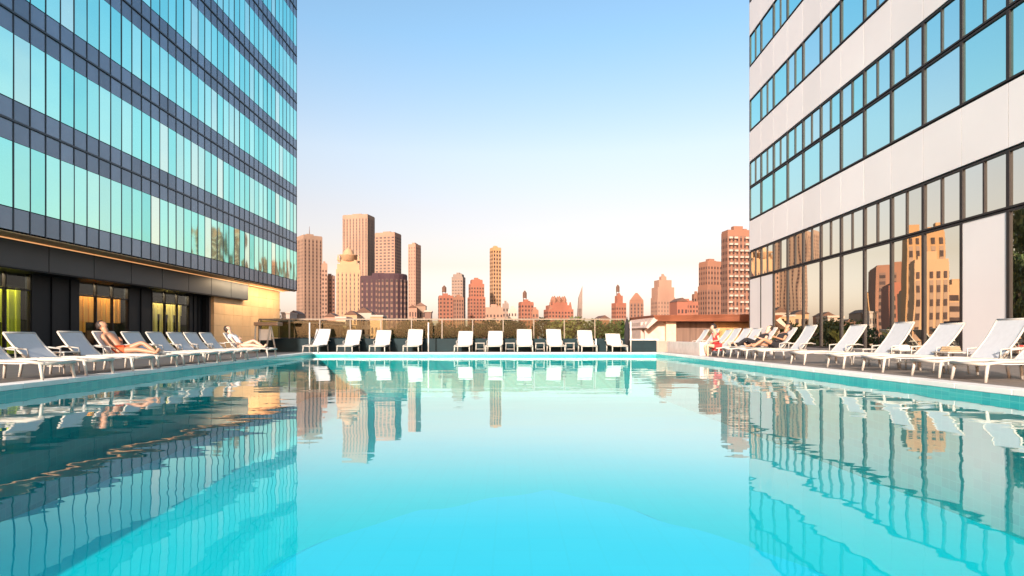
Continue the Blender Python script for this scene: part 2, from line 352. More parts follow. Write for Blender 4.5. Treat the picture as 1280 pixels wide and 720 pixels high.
for a,b_,c in opens:
    y0=LD(a); y1=LD(b_); wf=MB(); L=y1-y0; k=3 if L<4 else 4
    for j in range(k+1):
        y=y0+L*j/k; wf.box(XR-.1,XR+.02,y-.03,y+.03,.02,3.08)
    wf.box(XR-.1,XR+.02,y0,y1,2.45,2.51); wf.box(XR-.1,XR+.02,y0,y1,.0,.08)
    w_=wf.build('terrace_window',M['frame'],tow)
    MB().box(XR-.06,XR-.045,y0,y1,.03,3.08).build('pane',clearg,w_)
    la=bpy.data.lights.new('ceiling_light','AREA'); la.shape='RECTANGLE'; la.size=.25; la.size_y=L*.9; la.energy=12*L; la.color=(1,.80,.55)
    lo=bpy.data.objects.new('ceiling_light',la); COL.objects.link(lo); lo.parent=w_; lo.location=(XR-.22,(y0+y1)/2,3.05); lo.rotation_euler=(0,R(14),0)
    cu=MB(); N=int(L/.11)
    for j in range(N):
        f=j/N
        if c=='green': zlo=1.25 if .35<f<.8 else .05
        elif c=='orange': zlo=1.35 if f>.25 else .9
        else: zlo=.05 if (f*5)%1<.6 else 1.9
        xo=.03*math.sin(j*1.9)
        cu.box(XR-.42+xo,XR-.38+xo,y0+L*f,y0+L*(j+1)/N,zlo,2.55)
    cu.build('curtain',curt[c],w_)
    fu=MB()
    for j in range(3):
        yy=y0+L*(.2+.3*j); fu.box(XR-1.6,XR-1.1,yy,yy+.5,.4,.5); fu.box(XR-1.6,XR-1.5,yy,yy+.5,.5,1.0); fu.box(XR-1.4,XR-1.2,yy+.1,yy+.3,0,.4)
    fu.build('furniture',curt['brown'],w_)

# ---------------------------------------------------------------- right white tower
GR=glassmat('blue_tinted_glass',[(.52,1,.98),(.62,1,.99),(.72,1,1)],(.03,.07,.08),.93,.01,wav=.006,wscale=.4)
GRG=glassmat('bronze_tinted_glass',[(.90,.88,.76),(.96,.92,.80),(.94,.95,.86)],(.03,.03,.02),.92,.01,wav=.004,wscale=.4)
rt=empty('white_tower',(12,0,0),-math.atan(.0417),'tall white panelled tower with dark framed window bands right of the pool','tower')
BW=1.612; E=32.38; NB=19; TOP=44.0
WL=NB*BW
MB().box(.2,22,E-WL,E-.03,G,TOP).build('wall',M['joint'],rt)
rows=[] # (z0,z1,type)
ground=(.25,3.95); r1=(3.98,5.47); r2l=(7.23,9.05); r2u=(9.09,10.47)
singles=[(12.23+3.62*k,13.97+3.62*k) for k in range(8)]
bands=[(5.52,7.18),(10.52,12.18)]+[(13.99+3.62*k,12.18+3.62*(k+1)) for k in range(8)]
for z0,z1 in bands:
    pm=MB()
    z1=min(z1,TOP)
    for i in range(NB):
        y0=E-(i+1)*BW; pm.box(0,.17,y0+.009,y0+BW-.009,z0+.012,z1-.012)
    pm.build('wall_panel',M['panelwhite'],rt)
    MB().box(.004,.16,E-WL,E-.02,z0+.004,z1-.004).build('joint_filler',M['joint'],rt)
ep=MB()
zz=0
for z0,z1 in [(0,3.9),(3.91,7.2),(7.21,12.2)]+[(12.21+3.62*k,12.2+3.62*(k+1)) for k in range(8)]:
    for j in range(9): ep.box(.02+j*2.4,.02+(j+1)*2.4-.02,E-.03,E+.12,z0,z1-.02)
ep.build('end_wall_panel',M['panelwhite'],rt)
def wframe(mb,y0,y1,z0,z1,splits=(),w_=.055):
    mb.box(-.018,.19,y0,y0+w_,z0,z1); mb.box(-.018,.19,y1-w_,y1,z0,z1)
    mb.box(-.014,.185,y0+w_,y1-w_,z0,z0+w_); mb.box(-.014,.185,y0+w_,y1-w_,z1-w_,z1)
    for s_ in splits:
        ym=y0+(y1-y0)*s_; mb.box(-.010,.18,ym-w_*.5,ym+w_*.5,z0+w_,z1-w_)
def window(bay,z0,z1,splits,gm,name='window'):
    y0=E-(bay+1)*BW; y1=y0+BW
    f=MB(); wframe(f,y0,y1,z0,z1,splits); fo=f.build(name,M['frame'],rt)
    p=MB(); ss=[0,*splits,1]
    for a,b_ in zip(ss,ss[1:]):
        t=random.uniform(-.004,.004); u=random.uniform(-.003,.003); x=.03
        p.quad((x+t,y0+BW*b_,z0+.05),(x-t,y0+BW*a,z0+.05),(x-t+u,y0+BW*a,z1-.05),(x+t+u,y0+BW*b_,z1-.05))
    p.build('pane',gm,fo); return fo
stuff_f=MB(); stuff_p=MB(); allw=[]
for b_ in range(NB):
    D=E-(b_+.5)*BW; lim=EYE+HY*D/F+.5
    allw.append((b_,*ground,(),GRG)); allw.append((b_,*r1,(.5,),GRG)); allw.append((b_,*r2l,(),GR)); allw.append((b_,*r2u,(.5,),GR))
    for k,(z0,z1) in enumerate(singles): allw.append((b_,z0,z1,(.5,) if (b_+k)%2 else (),GR))
def wsize(t):
    b_,z0,z1=t[:3]; D=E-(b_+.5)*BW
    if D<10 or z0>EYE+HY*D/F: return 0
    return (z1-z0)/D/D
allw.sort(key=lambda t:-wsize(t))
cnt=0
for (b_,z0,z1,sp,gm) in allw:
    if z0==ground[0] and b_ in (0,1,10):
        y0=E-(b_+1)*BW
        MB().box(.0,.16,y0+.03,y0+BW-.03,.05,3.93).build('white_bay_panel',M['panelwhite'],rt,bevel=.01)  # far end bays: white here stands in for the cream sky reflected there
        f=MB(); wframe(f,y0,y0+BW,ground[0]-.2,ground[1],(),.045); f.build('panel_frame',M['frame'],rt); continue
    if cnt<100: window(b_,z0,z1,sp,gm); cnt+=1
    else:
        y0=E-(b_+1)*BW; wframe(stuff_f,y0,y0+BW,z0,z1,sp)
        stuff_p.quad((.03,y0+BW,z0+.05),(.03,y0,z0+.05),(.03,y0,z1-.05),(.03,y0+BW,z1-.05))
sf=stuff_f.build('window',M['frame'],rt); tag(sf,kind='stuff'); stuff_p.build('pane',GR,sf)
MB().box(-.05,.2,E-WL,E-.01,0,.24).build('plinth',M['joint'],rt)
MB().box(-.06,.25,E-WL,E+.1,TOP,TOP+.25).build('roof_edge',M['panelwhite'],rt)

# ---------------------------------------------------------------- loungers
def make_lounger(ang, Lb=.86, name='sun_lounger'):
    root=empty(name); W=.33; L=1.12; H=.34
    fr=MB()
    for s_ in (-1,1):
        fr.tube([(-.18,s_*W,H-.02),(.3,s_*W,H-.01),(.8,s_*W,H-.015),(L,s_*W,H-.05)],.028,8)
    fr.tube([(L-.01,-W,H-.05),(L-.01,W,H-.05)],.026,8); fr.tube([(-.16,-W,H-.02),(-.16,W,H-.02)],.022,8); fr.tube([(.45,-W+.02,H-.03),(.45,W-.02,H-.03)],.016,6)
    fr.build('frame',M['whitemet'],root,True)
    for x,dx in ((L-.07,.05),(-.1,-.04)):
        for s_ in (-1,1):
            MB().tube([(x,s_*W,H-.04),(x+dx*.4,s_*W,H*.5),(x+dx,s_*(W+.01),0.0)],.030,8,r2=.022).build('leg',M['whitemet'],root,True)
    se=MB(); N=16
    for i in range(N):
        a=i/N; b_=(i+1)/N
        za=H+.005-.035*math.sin(math.pi*a)-.03*a; zb=H+.005-.035*math.sin(math.pi*b_)-.03*b_
        xa=.0+a*(L-.01); xb=.0+b_*(L-.01)
        se.quadbox([(xa,-W,za-.012),(xb,-W,zb-.012),(xb,W,zb-.012),(xa,W,za-.012),(xa,-W,za),(xb,-W,zb),(xb,W,zb),(xa,W,za)])
    se.build('seat',M['sling'],root)
    ca,sa=math.cos(ang),math.sin(ang)
    def bp(t,y,off=0): 
        bow=.035*math.sin(math.pi*t)
        return (-t*Lb*ca+ (off-bow)*sa*1.0*(-1)*(-1), y, H+.0+t*Lb*sa+(off-bow)*ca)
    bf=MB()
    for s_ in (-1,1): bf.tube([bp(t,s_*W) for t in (0,.25,.5,.75,1)],.022,8)
    bf.tube([bp(1,-W),bp(1,W)],.022,8)
    bo=bf.build('backrest',M['whitemet'],root,True)
    bs=MB()
    for i in range(N):
        a=i/N; b_=(i+1)/N
        p=[bp(a,-W+.01,-.008),bp(a,W-.01,-.008),bp(b_,W-.01,-.008),bp(b_,-W+.01,-.008),bp(a,-W+.01,.008),bp(a,W-.01,.008),bp(b_,W-.01,.008),bp(b_,-W+.01,.008)]
        bs.quadbox(p)
    bs.build('sling',M['sling'],bo)
    st=MB(); q=bp(.6,0)
    for s_ in (-.24,.24): st.tube([(q[0]-.01,s_,q[2]-.02),(min(-.12,q[0]*.45),s_,H-.02)],.013,6)
    st.tube([(q[0]-.01,-.24,q[2]-.02),(q[0]-.01,.24,q[2]-.02)],.012,6)
    st.build('back_support',M['whitemet'],root,True)
    return root
def armrests(root):
    for s_ in (-1,1):
        MB().tube([(.05,s_*.36,.34),(.03,s_*.37,.50),(-.28,s_*.37,.53),(-.42,s_*.36,.50)],.018,6).build('armrest',M['whitemet'],root,True)
grpR='white loungers in a row along the right side of the pool'
grpL='white loungers in a row along the left side of the pool'
grpF='white loungers facing the pool in front of the far glass fence'
protoR=make_lounger(R(52)); protoL=make_lounger(R(50),.64); protoF=make_lounger(R(50))
for p in (protoR,protoL,protoF): armrests(p)
tag(protoR,cat='sun lounger',group=grpR); tag(protoL,cat='sun lounger',group=grpL); tag(protoF,cat='sun lounger',group=grpF)
ordn=['first','second','third','fourth','fifth','sixth','seventh','eighth','ninth','tenth','eleventh','twelfth','thirteenth','fourteenth']
def place(proto,i,loc,rz,label):
    if i==0: o=proto; o.location=loc; o.rotation_euler=(0,0,rz); o['label']=label
    else: o=copy_tree(proto,loc,rz,label)
    rv=R(random.uniform(-5,6)) if 'person' not in label else 0; P=Vector((0,0,.34)); Q=Matrix.Rotation(rv,3,'Y')
    for ch in [x for x in list(COL.objects) if x.parent is o and x.name.split('.')[0] in ('backrest','back_support')]:
        ch.rotation_euler=(0,rv,0); ch.location=P-Q@P
    return o
tops=[1322,1247,1172,1119,1063,1008,982,960,942,930,918,906,893,880]
RL=[]
for i,px in enumerate(tops):
    D=F*9.08/(px-HX)
    D=D-.33 if i else D-.1
    if i==7: RL_d=D
    lb=['white lounger cut by the right picture edge, nearest of the right row','large white lounger beside the pale wall panel, second of the right row'][i] if i<2 else f'{ordn[i]} white lounger from the right picture edge in the row before the white tower'
    if i==7: lb='white lounger under the person in black clothes, before the white tower'
    if i==8: lb='white lounger just beyond the person in black, with the red-dressed person at its foot'
    RL.append((place(protoR,i,(8.58,D,0),math.pi+R(random.uniform(-2,2)),lb),D))
ltops=[-62,6,72,115,151,182,208,229,249,279]
LLs=[]
for i,px in enumerate(ltops):
    xw=-9.25-.02*i
    D=11
    for _ in range(8): D=F*(9.25+.06*(D-11))/(HX-px)
    D+=.33; xw=-8.86-.06*(D-11)
    lb=['white lounger cut by the left picture edge','white lounger with raised back nearest the left picture edge, before the yellow-green curtain','white lounger before the dark wall panels on the left terrace','white lounger carrying the person with orange-red shorts'][i] if i<4 else f'{ordn[i-4]} empty white lounger beyond the person with orange-red shorts on the left terrace'
    if i==9: lb='farthest white lounger of the left row, with a dark-haired person lying on it'
    LLs.append((place(protoL,i,(xw+.05,D,0),R(random.uniform(-2,2)),lb),D,xw))
fx=[401.5,440,478.5,518,580.5,619,656,693,732.5]
for i,px in enumerate(fx):
    place(protoF,i,(PX(px,26.6)+random.uniform(-.02,.02),26.45,0),-math.pi/2+R(random.uniform(-3,3)),
      f'{ordn[i]} white lounger from the left in the row before the far glass fence')
o=copy_tree(protoL,(PX(768,26.6),26.6,0),-math.pi/2+.05,'white lounger with low back by the closed black parasol, last of the far row'); o['group']=grpF
# side tables
def make_table():
    root=empty('side_table'); tag(root,cat='side table')
    MB().box(-.22,.22,-.22,.22,.40,.43).build('table_top',M['whitemet'],root,bevel=.008)
    for a in (-1,1):
        for b_ in (-1,1): MB().tube([(a*.18,b_*.18,.4),(a*.2,b_*.2,0)],.015,6).build('leg',M['whitemet'],root,True)
    MB().box(-.17,.17,-.17,.17,.14,.155).build('shelf',M['whitemet'],root)
    return root
tb=make_table(); k=0
tspots=[((PX(x,26.2),26.35,0),g) for x,g in ((600,'between the fifth and sixth far loungers'),(637.5,'between the sixth and seventh far loungers'),(675,'between the seventh and eighth far loungers'),(712.5,'left of the rightmost full-height far lounger'))]
tspots+=[((8.75,RL[1][1]+1.05,0),'between the second and third loungers by the white tower'),((8.8,RL[2][1]+1.0,0),'between the third and fourth loungers by the white tower'),((8.8,RL[3][1]+1.0,0),'between the fourth and fifth loungers by the white tower'),((-9.0,LLs[1][1]+.72,0),'beside the nearest empty lounger on the left terrace')]
for i,(p,g_) in enumerate(tspots):
    o=tb if i==0 else copy_tree(tb)
    o.location=p; tag(o,'small white side table '+g_,group='white side tables between loungers')

# ---------------------------------------------------------------- fence
fn_=empty('glass_fence',(0,FY,0),0,'bronze-railed glass fence with dark teal base at the far pool end','fence')
fg=bpy.data.materials.new('tinted_fence_glass'); fg.use_nodes=True; q=fg.node_tree.nodes; ql=fg.node_tree.links; q.remove(q['Principled BSDF'])
t_=q.new('ShaderNodeBsdfTransparent'); t_.inputs['Color'].default_value=(.76,.78,.66,1); g_=q.new('ShaderNodeBsdfGlossy'); g_.inputs['Roughness'].default_value=.05; f_=q.new('ShaderNodeFresnel'); x_=q.new('ShaderNodeMixShader')
fres2(q,ql,f_,1.3)
ql.new(f_.outputs[0],x_.inputs[0]); ql.new(t_.outputs[0],x_.inputs[1]); ql.new(g_.outputs[0],x_.inputs[2]); ql.new(x_.outputs[0],q['Material Output'].inputs['Surface'])
X0=-11.95; X1=5.35
MB().box(X0,X1,-.1,.06,0,.62).build('upstand',M['parapet'],fn_,bevel=.01)
MB().box(X0,X1,-.05,.03,1.50,1.56).build('top_rail',M['rail'],fn_,bevel=.008)
npn=12; pw=(X1-X0)/npn
for i in range(npn+1):
    x=X0+i*pw
    MB().box(x-.025,x+.025,-.04,.02,.62,1.499).build('post',M['rail'],fn_)
    if i<npn: MB().box(x+.05,x+pw-.05,-.018,-.006,.66,1.47).build('glass_panel',fg,fn_)
for px in (387,535.5,745,788.5):
    x=PX(px,26.3); MB().tube([(x,26.3-FY-.0,0),(x,26.3-FY,1.35 if px<745 else (.62 if px==745 else 1.4))],.032,8).build('light_post',M['polish'],fn_,True)
rf=empty('side_fence',(-11.95,FY+.1,0),0,'dark-railed glass fence running back beside the limestone wall','fence')
MB().box(-.08,.08,.0,17,0,.62).build('upstand',M['parapet'],rf)
MB().box(-.04,.04,.05,17,1.50,1.57).build('top_rail',M['rail'],rf)
for i in range(9): MB().box(-.025,.025,.1+i*2.1,.15+i*2.1,.62,1.5).build('post',M['rail'],rf)
for i in range(8): MB().box(-.006,.006,.2+i*2.1,.05+(i+1)*2.1,.66,1.47).build('glass_panel',fg,rf)
# low walls at the right corner
pb=empty('planter_box',(PX(805,26.5),26.75,0),0,'dark teal low box with pale cap at the far right pool corner','planter')
MB().box(-.6,.55,-.35,.35,0,.54).build('body',M['parapet'],pb,bevel=.01); MB().box(-.64,.62,-.39,.39,.542,.60).build('cap',M['coping'],pb,bevel=.006)
MB().box(.56,1.25,-.33,.33,0,.50).build('stone_end',mat('greige_stone',(.32,.27,.22),.7),pb)
lw_=tag(MB().box(-.14,.14,-2.4,2.1,0,.50).build('low_wall',mat('pale_render',(.62,.55,.52),.8,bump=.1),bevel=.01),'low pale wall at the far right pool corner before the loungers','wall')
lw_.location=(7.15,23.9,0)

# high table, parasol
ht=empty('high_table',(PX(335,26.0),26.0,0),0,'high table with brown top and splayed white legs by the limestone wall','table')
MB().box(-.52,.55,-.3,.3,1.20,1.36).build('table_top',M['wood'],ht,bevel=.02)
for p,q_ in (((-.46,-.22),(-.5,-.26)),((-.46,.22),(-.5,.26)),((.18,-.22),(.02,-.26)),((.22,-.22),(.48,-.3))):
    MB().tube([(p[0],p[1],1.2),(q_[0],q_[1],0)],.035,8).build('leg',M['whitemet'],ht,True)
MB().box(-.45,.1,.1,.13,.55,1.05).build('back_panel',M['coping'],ht)
pr=empty('closed_parasol',(PX(784.5,26.6),26.75,0),0,'black closed parasol standing at the right end of the far fence','parasol')
MB().lathe([(.03,.25),(.10,.35),(.13,.7),(.11,1.2),(.05,1.5),(.015,1.56)],n=10).build('canopy',M['black'],pr,True)
MB().tube([(0,0,0),(0,0,1.62)],.02,8).build('pole',M['frame'],pr); MB().lathe([(.22,0),(.22,.04),(.05,.08)],n=14).build('base',M['frame'],pr)

# pavilion
D=40.0
pv=empty('pavilion',(PX(870,D),D,0),0,'low pavilion with red-brown roof slab beyond the right pool corner','pavilion')
cx=PX(870,D)
def lx(px): return PX(px,D)-cx
terra=mat('red_brown_roof',(.36,.13,.07),.6,var=.2,scale=1)
pw_=mat('pinkish_render',(.55,.42,.36),.8); bw=mat('brown_timber',(.17,.10,.07),.6,var=.3,scale=1,stretch=(6,6,.3)); ow=mat('ochre_render',(.55,.30,.12),.8)
rfm=MB(); rfm.quadbox([(lx(815),-1.5,1.72),(lx(960),-1.5,1.72),(lx(960),6,1.72),(lx(815),6,1.72),(lx(808),-1.9,2.12),(lx(960),-1.9,2.22),(lx(960),6,2.3),(lx(808),6,2.2)])
rfm.build('roof',terra,pv,bevel=.03)
MB().quadbox([(lx(803),-1.6,1.22),(lx(815),-1.6,1.8),(lx(815),6,1.8),(lx(803),6,1.22),(lx(801),-1.6,1.3),(lx(812),-1.6,2.1),(lx(812),6,2.1),(lx(801),6,1.3)]).build('sloping_eave',pw_,pv)
MB().box(lx(803.5),lx(829),-.6,-.4,0,1.71).build('wall',pw_,pv)
MB().box(lx(828),lx(840),-1.0,-.62,0,1.71).build('pillar',mat('stone_pillar',(.60,.45,.33),.8),pv)
MB().box(lx(840.5),lx(890),-.3,-.1,0,1.71).build('timber_wall',bw,pv)
MB().box(lx(890.5),lx(960),-.35,-.15,0,1.71).build('ochre_wall',ow,pv)
MB().box(lx(803),lx(960),.5,5.8,0,1.70).build('rear_wall',pw_,pv)

# ---------------------------------------------------------------- people
def skin_obj(name, chain_v, edges, radii, m, parent, sub=2, root=0):
    me=bpy.data.meshes.new(name); me.from_pydata([tuple(v) for v in chain_v],edges,[]); me.materials.append(m)
    o=bpy.data.objects.new(name,me); COL.objects.link(o); o.parent=parent
    o.modifiers.new('Skin','SKIN'); 
    if not me.skin_vertices: 
        bm=bmesh.new(); bm.from_mesh(me); bm.verts.layers.skin.verify(); bm.to_mesh(me); bm.free()
    for i,r in enumerate(radii):
        sv=me.skin_vertices[0].data[i]; sv.radius=(r,r) if not isinstance(r,tuple) else r; sv.use_root=(i==root)
    o.modifiers['Skin'].use_smooth_shade=True
    s_=o.modifiers.new('Sub','SUBSURF'); s_.levels=sub; s_.render_levels=sub
    return o
def person(name_loc, rz, pose, skinm, topm, botm, label, back=R(36), hairlen=0, shorts=True):
    root=empty('person',name_loc,rz,label,'person')
    V=Vector
    if pose=='lie':
        hip=V((.06,0,.47)); up=V((-math.cos(back),0,math.sin(back))); fw=V((math.sin(back),0,math.cos(back)))
        kn=[V((.46,.13,.66)),V((.50,-.12,.50))]; an=[V((.80,.12,.42)),V((.93,-.11,.43))]; toe=[V((.88,.12,.52)),V((1.0,-.12,.54))]
    else:
        hip=V((0,0,.45)); up=V((.12,0,.99)).normalized(); fw=V((.99,0,-.12))
        kn=[V((.40,.14,.50)),V((.42,-.13,.49))]; an=[V((.38,.13,.09)),V((.30,-.12,.09))]; toe=[V((.55,.14,.04)),V((.47,-.13,.04))]
    v=[hip, hip+up*.14+fw*.01, hip+up*.30+fw*.01, hip+up*.44, hip+up*.53+fw*.01, hip+up*.62+fw*.03, hip+up*.70+fw*.04]
    r=[.125,.105,.115,.105,.05,.07,.075]; e=[(i,i+1) for i in range(6)]
    v[5]=hip+up*.61+fw*.035; r[4]=.05
    for s_,k_ in ((1,0),(-1,1)):
        b=len(v); sy=V((0,s_,0))
        v+=[hip+sy*.09, kn[k_]*.5+(hip+sy*.09)*.5, kn[k_], (kn[k_]+an[k_])/2, an[k_], toe[k_]]
        r+=[.09,.078,.055,.055,.035,.028]; e+=[(0,b)]+[(b+i,b+i+1) for i in range(5)]
        sh=hip+up*.46+sy*.18
        if s_>0: el=sh-up*.22+sy*.08-fw*.02; wr=el+ (hip+fw*.16+up*.2-el)*.9
        else: el=sh-up*.26+sy*.06; wr=el-up*.22+fw*.06
        b=len(v); v+=[sh,(sh+el)/2,el,wr,wr+(wr-el).normalized()*.07]; r+=[.052,.045,.037,.026,.028]; e+=[(3,b)]+[(b+i,b+i+1) for i in range(4)]
        hd=(wr-el).normalized(); sd=hd.cross(fw).normalized() if abs(hd.dot(fw))<.95 else V((0,1,0))
        pb_=b+4
        for f in range(5):
            c=len(v); off=sd*(f-2)*.019; ln=(.045,.065,.072,.066,.05)[f]
            st=v[pb_]+off*1.0+hd*.012
            v+=[st+hd*ln*.5+off*.3, st+hd*ln+off*.35-fw*.012]; r+=[.009,.0075]; e+=[(pb_,c),(c,c+1)]
    body=skin_obj('body',v,e,r,skinm,root,2)
    # head: shaped ball with nose, jaw
    hc=v[6]+up*.03; bm=bmesh.new(); bmesh.ops.create_uvsphere(bm,u_segments=16,v_segments=12,radius=.1)
    for q in bm.verts:
        x,y,z=q.co; q.co=V((x*.98,y*.78,z*1.15))
        if x>.05 and abs(y)<.02 and -.03<z<.02: q.co.x+=.022
        if z<-.05: q.co.x+= .015 if x>0 else .02; q.co.y*=.85
    me=bpy.data.meshes.new('head'); 
    ay=V((0,1,0)); T=Matrix((fw,ay,up)).transposed().to_4x4(); T.translation=hc
    bm.transform(T); bm.to_mesh(me); bm.free(); me.materials.append(skinm)
    for p_ in me.polygons: p_.use_smooth=True
    ho=part('head',me,root)
    bm=bmesh.new(); bmesh.ops.create_uvsphere(bm,u_segments=16,v_segments=12,radius=.113)
    dl=[q for q in bm.verts if q.co.x>.045 and q.co.z<.055 or q.co.z<(-.03-hairlen)]
    bmesh.ops.delete(bm,geom=dl,context='VERTS')
    for q in bm.verts: q.co=V((q.co.x*1.0-.008,q.co.y*.82,q.co.z*1.15+.004))
    bm.transform(T); me=bpy.data.meshes.new('hair'); bm.to_mesh(me); bm.free(); me.materials.append(M['hair']); part('hair',me,root)
    em=MB()
    for s_ in (-1,1):
        c=hc+fw*.088+ay*s_*.03+up*.012; em.lathe([(.001,-.007),(.008,0),(.001,.007)],n=6); 
        for i in range(len(em.v)-18,len(em.v)): em.v[i]=tuple(V(em.v[i])+c)
    em.build('eyes',M['hair'],root)
    if topm:
        tv=[v[0]+up*.04,v[1],v[2],v[3]]; tr_=[.128,.122,.13,.118]; te=[(0,1),(1,2),(2,3)]
        for k_ in (0,1):
            sh_i=7+6+k_*(6+5+10); b=len(tv); tv+=[v[sh_i],v[sh_i+1]]; tr_+=[.066,.058]; te+=[(3,b),(b,b+1)]
        skin_obj('shirt',tv,te,tr_,topm,root,2)
    if botm:
        tv=[v[0]+up*.02]; tr_=[.138]; te=[]
        for k_ in (0,1):
            b0=7+k_*21; b=len(tv)
            tv+=[v[b0],v[b0+1]]; tr_+=[.105,.092]; te+=[(0,b),(b,b+1)]
            if not shorts: tv+=[v[b0+2],v[b0+3],v[b0+4]]; tr_+=[.07,.066,.05]; te+=[(b+1,b+2),(b+2,b+3),(b+3,b+4)]
        skin_obj('shorts' if shorts else 'trousers',tv,te,tr_,botm,root,2)
    return root
l3=LLs[3]; person((l3[2]+.0,l3[1],-.07),R(0),'lie',M['skin'],None,M['orange'],'bare-chested person in orange-red shorts lying on a left terrace lounger',R(49))
l9=LLs[9]; person((l9[2]+.0,l9[1],-.07),R(0),'lie',M['skinpale'],M['towel'],None,'dark-haired person in white lying on the farthest left lounger',R(49),.03)
person((8.58,RL[7][1],-.02),math.pi,'lie',M['skinpale'],M['black'],M['black'],'person in black top and trousers reclining on a right side lounger',R(46),.02,False)
person((8.62,RL[6][1],-.02),math.pi,'lie',M['skin'],M['black'],M['black'],'person in black top and shorts reclining nearest the camera in the right row',R(48),0,True)
person((7.55,RL[8][1]-.1,-.10),math.pi,'sit',M['skinpale'],M['red'],M['red'],'person in red sitting on the foot of a right side lounger',R(36),.04)
# towels, on loungers
def towel(loc,rz,label,m,s=(.28,.2)):
    t=MB(); 
    for k in range(3): t.box(-s[0]+.01*k,s[0]-.008*k,-s[1]+.006*k,s[1]-.01*k,.0+k*.035,.032+k*.035)
    o=t.build('folded_towel',m,bevel=.012); o.location=loc; o.rotation_euler=(0,0,rz); return tag(o,label,'towel')
towel((8.75,RL[2][1]+1.0,.43),.2,'folded white towel on the side table between the third and fourth right loungers',M['towel'],(.15,.11))
towel((7.75,RL[8][1]+1.0,.30),.1,'folded red towel on a lounger beyond the person in red',M['red'])
towel((8.75,RL[1][1]+1.05,.43),.3,'folded tan towel on the side table by the pale wall panel',mat('tan_towel',(.45,.33,.2),.95),(.15,.11))

# ---------------------------------------------------------------- trees and plants
leafm={}
def leafmat(name,c):
    m=bpy.data.materials.new(name); m.use_nodes=True; n=m.node_tree.nodes; l=m.node_tree.links; p=n['Principled BSDF']; p.inputs['Roughness'].default_value=.6
    g=n.new('ShaderNodeNewGeometry'); cr=n.new('ShaderNodeValToRGB'); cr.color_ramp.elements[0].color=(*[x*.6 for x in c],1); cr.color_ramp.elements[1].color=(*[x*1.5 for x in c],1)
    l.new(g.outputs['Random Per Island'],cr.inputs[0]); l.new(cr.outputs[0],p.inputs['Base Color']); return m
LM=[leafmat('olive_leaves',(.10,.105,.025)),leafmat('green_leaves',(.05,.08,.02)),leafmat('golden_leaves',(.13,.115,.03))]
BARK=mat('bark',(.10,.07,.05),.9,bump=.5)
def tree_mesh(h,rad,nleaf,ls,seed):
    rn=random.Random(seed); tr=MB(); tr.tube([(0,0,0),(.1,.05,h*.3),(0,.1,h*.65),(.1,0,h*.9)],h*.022,8,r2=h*.006)
    cl=[]
    for i in range(14):
        a=rn.uniform(0,6.28); z=h*rn.uniform(.48,.93); rr=rad*rn.uniform(.3,.8)*(1-.5*abs(z/h-.68)/.3)
        c=Vector((rr*math.cos(a),rr*math.sin(a),z)); cl.append((c,rad*rn.uniform(.28,.45)))
        tr.tube([(0,0,z*.75),tuple(c*.6+Vector((0,0,z*.35))),tuple(c)],h*.008,5,r2=h*.002)
    lf=MB()
    for i in range(nleaf):
        c,r=rn.choice(cl); d=Vector((rn.gauss(0,1),rn.gauss(0,1),rn.gauss(0,1))).normalized()*r*rn.uniform(.5,1.05); d.z*=.75
        p=c+d; u=Vector((rn.gauss(0,1),rn.gauss(0,1),rn.gauss(0,1))).normalized(); t=u.orthogonal().normalized(); w_=u.cross(t)
        s_=ls*rn.uniform(.6,1.3); lf.quad(p-t*s_*.5,p+w_*s_*.35,p+t*s_*.5,p-w_*s_*.35)
    return tr,lf
TM=[]
for k in range(3):
    a,b_=tree_mesh(14.5,4.2,3200,.42,k+3); TM.append((a.mesh('trunk',BARK),b_))
TL={}
def tree(px,D,top,kind,m,label,rad=1,group='trees beyond the far glass fence',x=None,mesh=None):
    X=PX(px,D) if x is None else x
    r=empty('broadleaf_tree',(X,D,G),random.uniform(0,6),label,'tree',group)
    ht_=top-G; s_=ht_/14.2; r.scale=(s_*rad,s_*rad,s_)
    key=(kind,m)
    if key not in TL: TL[key]=TM[kind][1].mesh('crown',LM[m])
    part('trunk',TM[kind][0],r); part('crown',TL[key],r); return r
tl=[(352,70,401,0,1),(420,95,404,1,1),(488,75,402,1,1),(512,88,401,2,0),(545,70,401,0,0),(573,82,400,1,2),(603,72,402,2,0),(632,90,400,0,1),(661,74,402,1,0),(690,80,400,2,0),(716,70,398,0,0),(738,84,400,1,2),(758,72,402,2,1),(783,86,399,0,1),(806,75,400,1,1)]
for i,(px,D,ty,k,m_) in enumerate(tl):
    tree(px,D,PZ(ty,D),k,m_,f'{ordn[i] if i<14 else "last"} '+['olive','dark green','golden-green'][{0:0,1:1,2:2}[m_]]+' treetop from the left beyond the far glass fence',.95)
for i,(X,Y,t,m_) in enumerate([(-31,70,16,0),(-37,80,18,1),(-43,93,17,1),(-50,100,15,0),(-38,64,18,0)]):
    tree(0,Y,t,i%3,m_,['olive','dark','deep green','pale olive','tall olive'][i]+' tree behind the glass tower, mirrored in the right tower windows',.42,'trees hidden behind the glass tower',x=X)
def plant(loc,h,n_,label):
    r=empty('potted_plant',loc,0,label,'plant'); MB().lathe([(.10,0),(.15,.3),(.16,.32),(.12,.32)],n=12).build('pot',M['coping'],r,True)
    lf=MB(); rn=random.Random(int(loc[1]*10))
    for i in range(n_):
        a=rn.uniform(0,6.28); t=rn.uniform(.1,.5); d=Vector((math.cos(a)*t,math.sin(a)*t,1)).normalized(); s_=d.orthogonal().normalized()*.025
        p=Vector((0,0,.3)); q_=p+d*h*rn.uniform(.6,1)*.6; e=q_+d*h*.3+Vector((math.cos(a),math.sin(a),-.6))*h*.15
        lf.quad(p-s_*.4,p+s_*.4,q_+s_,q_-s_); lf.quad(q_-s_,q_+s_,e+s_*.2,e-s_*.2)
    lf.build('leaves',LM[0],r); return r
